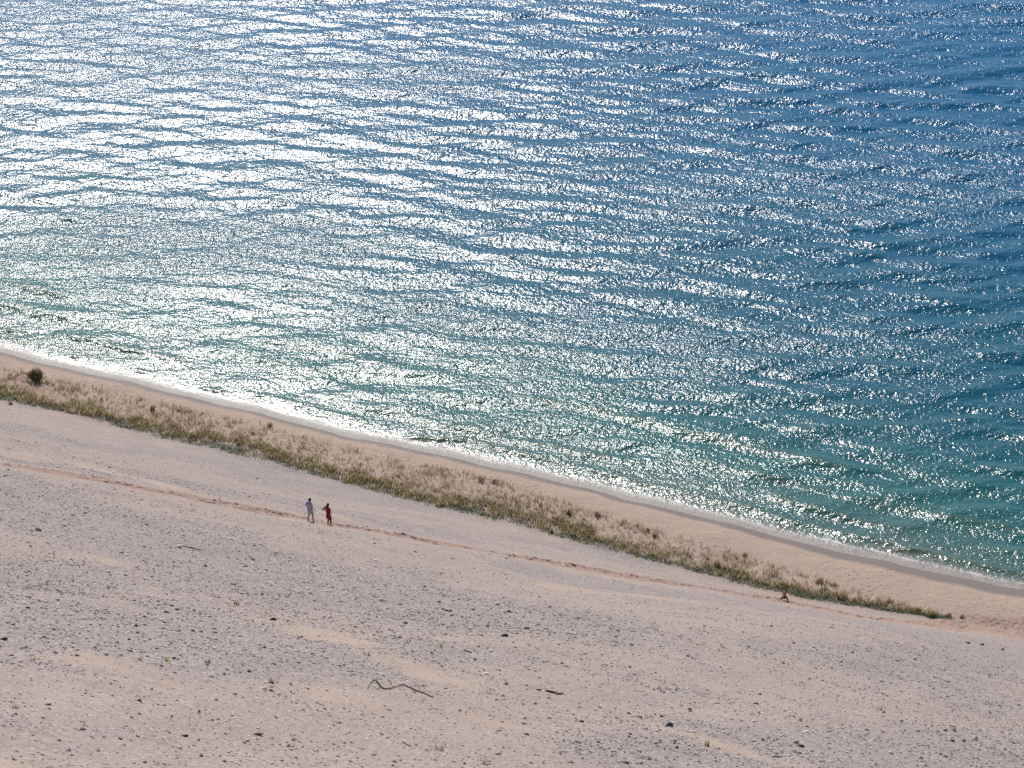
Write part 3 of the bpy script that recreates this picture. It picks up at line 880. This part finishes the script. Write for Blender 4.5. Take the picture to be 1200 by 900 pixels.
def person(label, J, k, skin, garments, hair_mat, base, rotz, hair_long=False, vox=.0085):
    root = bpy.data.objects.new('person', None); COL.objects.link(root)
    root.location = base; root.rotation_euler = (0, 0, rotz)
    tag(root, label, 'person')
    bm = bmesh.new()
    hd = Vector(J['head'])
    nk = Vector(J['neck']); pv = Vector(J['pelvis']); ch = Vector(J['chest'])
    yaw = Matrix.Rotation(J.get('headyaw', 0), 3, 'Z') @ Matrix.Rotation(J.get('headtilt', 0), 3, 'X')
    ell(bm, hd, .076 * k, .094 * k, .115 * k, yaw)
    ell(bm, hd + yaw @ Vector((0, .03 * k, -.06 * k)), .052 * k, .06 * k, .06 * k, yaw)
    ell(bm, hd + yaw @ Vector((0, .10 * k, -.018 * k)), .013 * k, .02 * k, .024 * k, yaw)
    ell(bm, hd + yaw @ Vector((0, .085 * k, -.062 * k)), .024 * k, .012 * k, .008 * k, yaw)
    ell(bm, hd + yaw @ Vector((0, .078 * k, .022 * k)), .045 * k, .016 * k, .010 * k, yaw)
    for sx in (-1, 1): ell(bm, hd + yaw @ Vector((sx * .078 * k, -.005 * k, -.01 * k)), .012 * k, .02 * k, .03 * k, yaw)
    tapered(bm, nk - Vector((0, 0, .04 * k)), hd - Vector((0, 0, .07 * k)), .058 * k, .052 * k)
    def torso(bm, g_):
        ell(bm, ch, (.165 + g_) * k, (.105 + g_) * k, .2 * k)
        ell(bm, ch * .5 + pv * .5, (.135 + g_) * k, (.095 + g_) * k, .19 * k)
        ell(bm, pv, (.155 + g_) * k, (.11 + g_) * k, .13 * k)
        ell(bm, nk * .7 + ch * .3, (.13 + g_) * k, (.07 + g_) * k, .075 * k)
    torso(bm, 0)
    for s_ in ('l', 'r'):
        sd_ = -1 if s_ == 'l' else 1
        tapered(bm, J['sh' + s_], J['el' + s_], .05 * k, .038 * k); tapered(bm, J['el' + s_], J['wr' + s_], .038 * k, .025 * k)
        hand(bm, J['wr' + s_], J['el' + s_], -sd_, k)
        tapered(bm, J['hi' + s_], J['kn' + s_], .085 * k, .056 * k); tapered(bm, J['kn' + s_], J['an' + s_], .056 * k, .036 * k)
        kn, an = Vector(J['kn' + s_]), Vector(J['an' + s_])
        ell(bm, kn * .68 + an * .32 - Vector((0, .018 * k, 0)), .05 * k, .055 * k, .12 * k)
        fd = Vector(J.get('ft' + s_, (0, 1, -.25))).normalized()
        tapered(bm, an - Vector((0, .02 * k, .045 * k)), an + fd * .13 * k - Vector((0, 0, .05 * k)), .036 * k, .036 * k)
        tapered(bm, an + fd * .13 * k - Vector((0, 0, .05 * k)), an + fd * .18 * k - Vector((0, 0, .055 * k)), .036 * k, .024 * k)
        tapered(bm, an, an - Vector((0, .01 * k, .045 * k)), .036 * k, .036 * k)
    fuse('body', bm, skin, root, vox * k)
    # hair: a cap over the top and back of the head
    bm = bmesh.new()
    ell(bm, hd + yaw @ Vector((0, -.02 * k, .028 * k)), .092 * k, .10 * k, .108 * k, yaw)
    ell(bm, hd + yaw @ Vector((0, -.05 * k, -.02 * k)), .082 * k, .065 * k, .10 * k, yaw)
    if hair_long:
        ell(bm, hd + yaw @ Vector((0, -.065 * k, -.07 * k)), .085 * k, .05 * k, .10 * k, yaw)
        ell(bm, hd + yaw @ Vector((-.05 * k, -.02 * k, -.05 * k)), .05 * k, .07 * k, .09 * k, yaw)
        ell(bm, hd + yaw @ Vector((.05 * k, -.02 * k, -.05 * k)), .05 * k, .07 * k, .09 * k, yaw)
    fuse('hair', bm, hair_mat, root, .012 * k)
    for kind, mat, par in garments:
        bm = bmesh.new()
        if kind in ('shirt', 'jacket', 'tunic'):
            torso(bm, .022)
            tapered(bm, pv, pv - Vector((0, 0, (.10 if kind != 'tunic' else .3) * k)), .15 * k, .165 * k, 18)
            for s_ in ('l', 'r'):
                sh, el, wr_ = Vector(J['sh' + s_]), Vector(J['el' + s_]), Vector(J['wr' + s_])
                f = par
                if f <= 1: tapered(bm, sh, sh.lerp(el, f), .07 * k, .062 * k)
                else:
                    tapered(bm, sh, el, .07 * k, .058 * k); tapered(bm, el, el.lerp(wr_, f - 1), .058 * k, .042 * k)
        else:
            ell(bm, pv, .18 * k, .132 * k, .14 * k)
            for s_ in ('l', 'r'):
                hi, kn, an = Vector(J['hi' + s_]), Vector(J['kn' + s_]), Vector(J['an' + s_])
                f = par
                if f <= 1: tapered(bm, hi, hi.lerp(kn, f), .112 * k, .095 * k)
                else:
                    tapered(bm, hi, kn, .105 * k, .078 * k); tapered(bm, kn, kn.lerp(an, f - 1), .078 * k, .06 * k)
        fuse(kind, bm, mat, root, .012 * k)
    bm = bmesh.new()
    return root
skin_m = plain('skin', (.30, .17, .12), .6)
hair_d = plain('dark_hair', (.018, .012, .012), .6)
pm = P(363.5, 611)
person('man in pale blue shirt and light shorts walking down the sandy path', dict(
    head=(.01, .04, 1.62), headtilt=-.25, neck=(0, 0, 1.46), chest=(0, -.01, 1.27), pelvis=(0, 0, .95),
    shl=(-.19, -.01, 1.40), ell=(-.27, -.10, 1.13), wrl=(-.23, .03, .93),
    shr=(.19, -.01, 1.40), elr=(.25, -.02, 1.12), wrr=(.27, .16, .90),
    hil=(-.09, 0, .90), knl=(-.11, .05, .49), anl=(-.11, -.10, .13),
    hir=(.09, 0, .90), knr=(.11, .16, .46), anr=(.11, .16, -.02)), 1.0, skin_m,
    [('shirt', plain('pale_blue_cotton', (.30, .35, .47)), .75), ('shorts', plain('light_grey_cotton', (.40, .37, .34)), .82)], hair_d, pm + Vector((0, 0, .02)), R(-42))
pw = P(384.5, 615)
red = plain('dark_red_cotton', (.23, .02, .035))
person('woman in dark red top and trousers walking with her hand on her hip', dict(
    head=(.02, .03, 1.52), headtilt=-.3, neck=(0, 0, 1.36), chest=(0, 0, 1.18), pelvis=(.04, 0, .88),
    shl=(-.16, -.01, 1.30), ell=(-.34, -.10, 1.08), wrl=(-.17, .02, .95),
    shr=(.16, -.01, 1.30), elr=(.22, .02, 1.04), wrr=(.20, .16, .86),
    hil=(-.04, 0, .84), knl=(-.02, .10, .46), anl=(.0, -.02, .10),
    hir=(.12, 0, .84), knr=(.12, .14, .44), anr=(.10, .16, -.0)), .94, skin_m,
    [('tunic', red, .9), ('trousers', red, 1.7)], hair_d, pw + Vector((0, 0, .02)), R(-40), True)
pk = P(919, 705)
person('small child in orange yellow top and black trousers striding with legs apart on the path', dict(
    head=(.0, .09, 1.02), headtilt=-.3, neck=(0, .04, .88), chest=(0, .01, .73), pelvis=(0, -.03, .47),
    shl=(-.15, .02, .82), ell=(-.21, -.06, .60), wrl=(-.17, .08, .46),
    shr=(.15, .02, .82), elr=(.21, -.02, .60), wrr=(.17, .17, .52),
    hil=(-.08, -.05, .44), knl=(-.10, -.16, .26), anl=(-.11, -.40, .14), ftl=(0, 1, -.5),
    hir=(.08, -.02, .44), knr=(.10, .20, .30), anr=(.10, .30, .05)), .84, skin_m,
    [('jacket', plain('amber_cotton', (.34, .19, .03)), 1.85), ('trousers', plain('black_cotton', (.012, .012, .015)), 1.9)], hair_d, pk + Vector((0, 0, .03)), R(-75))
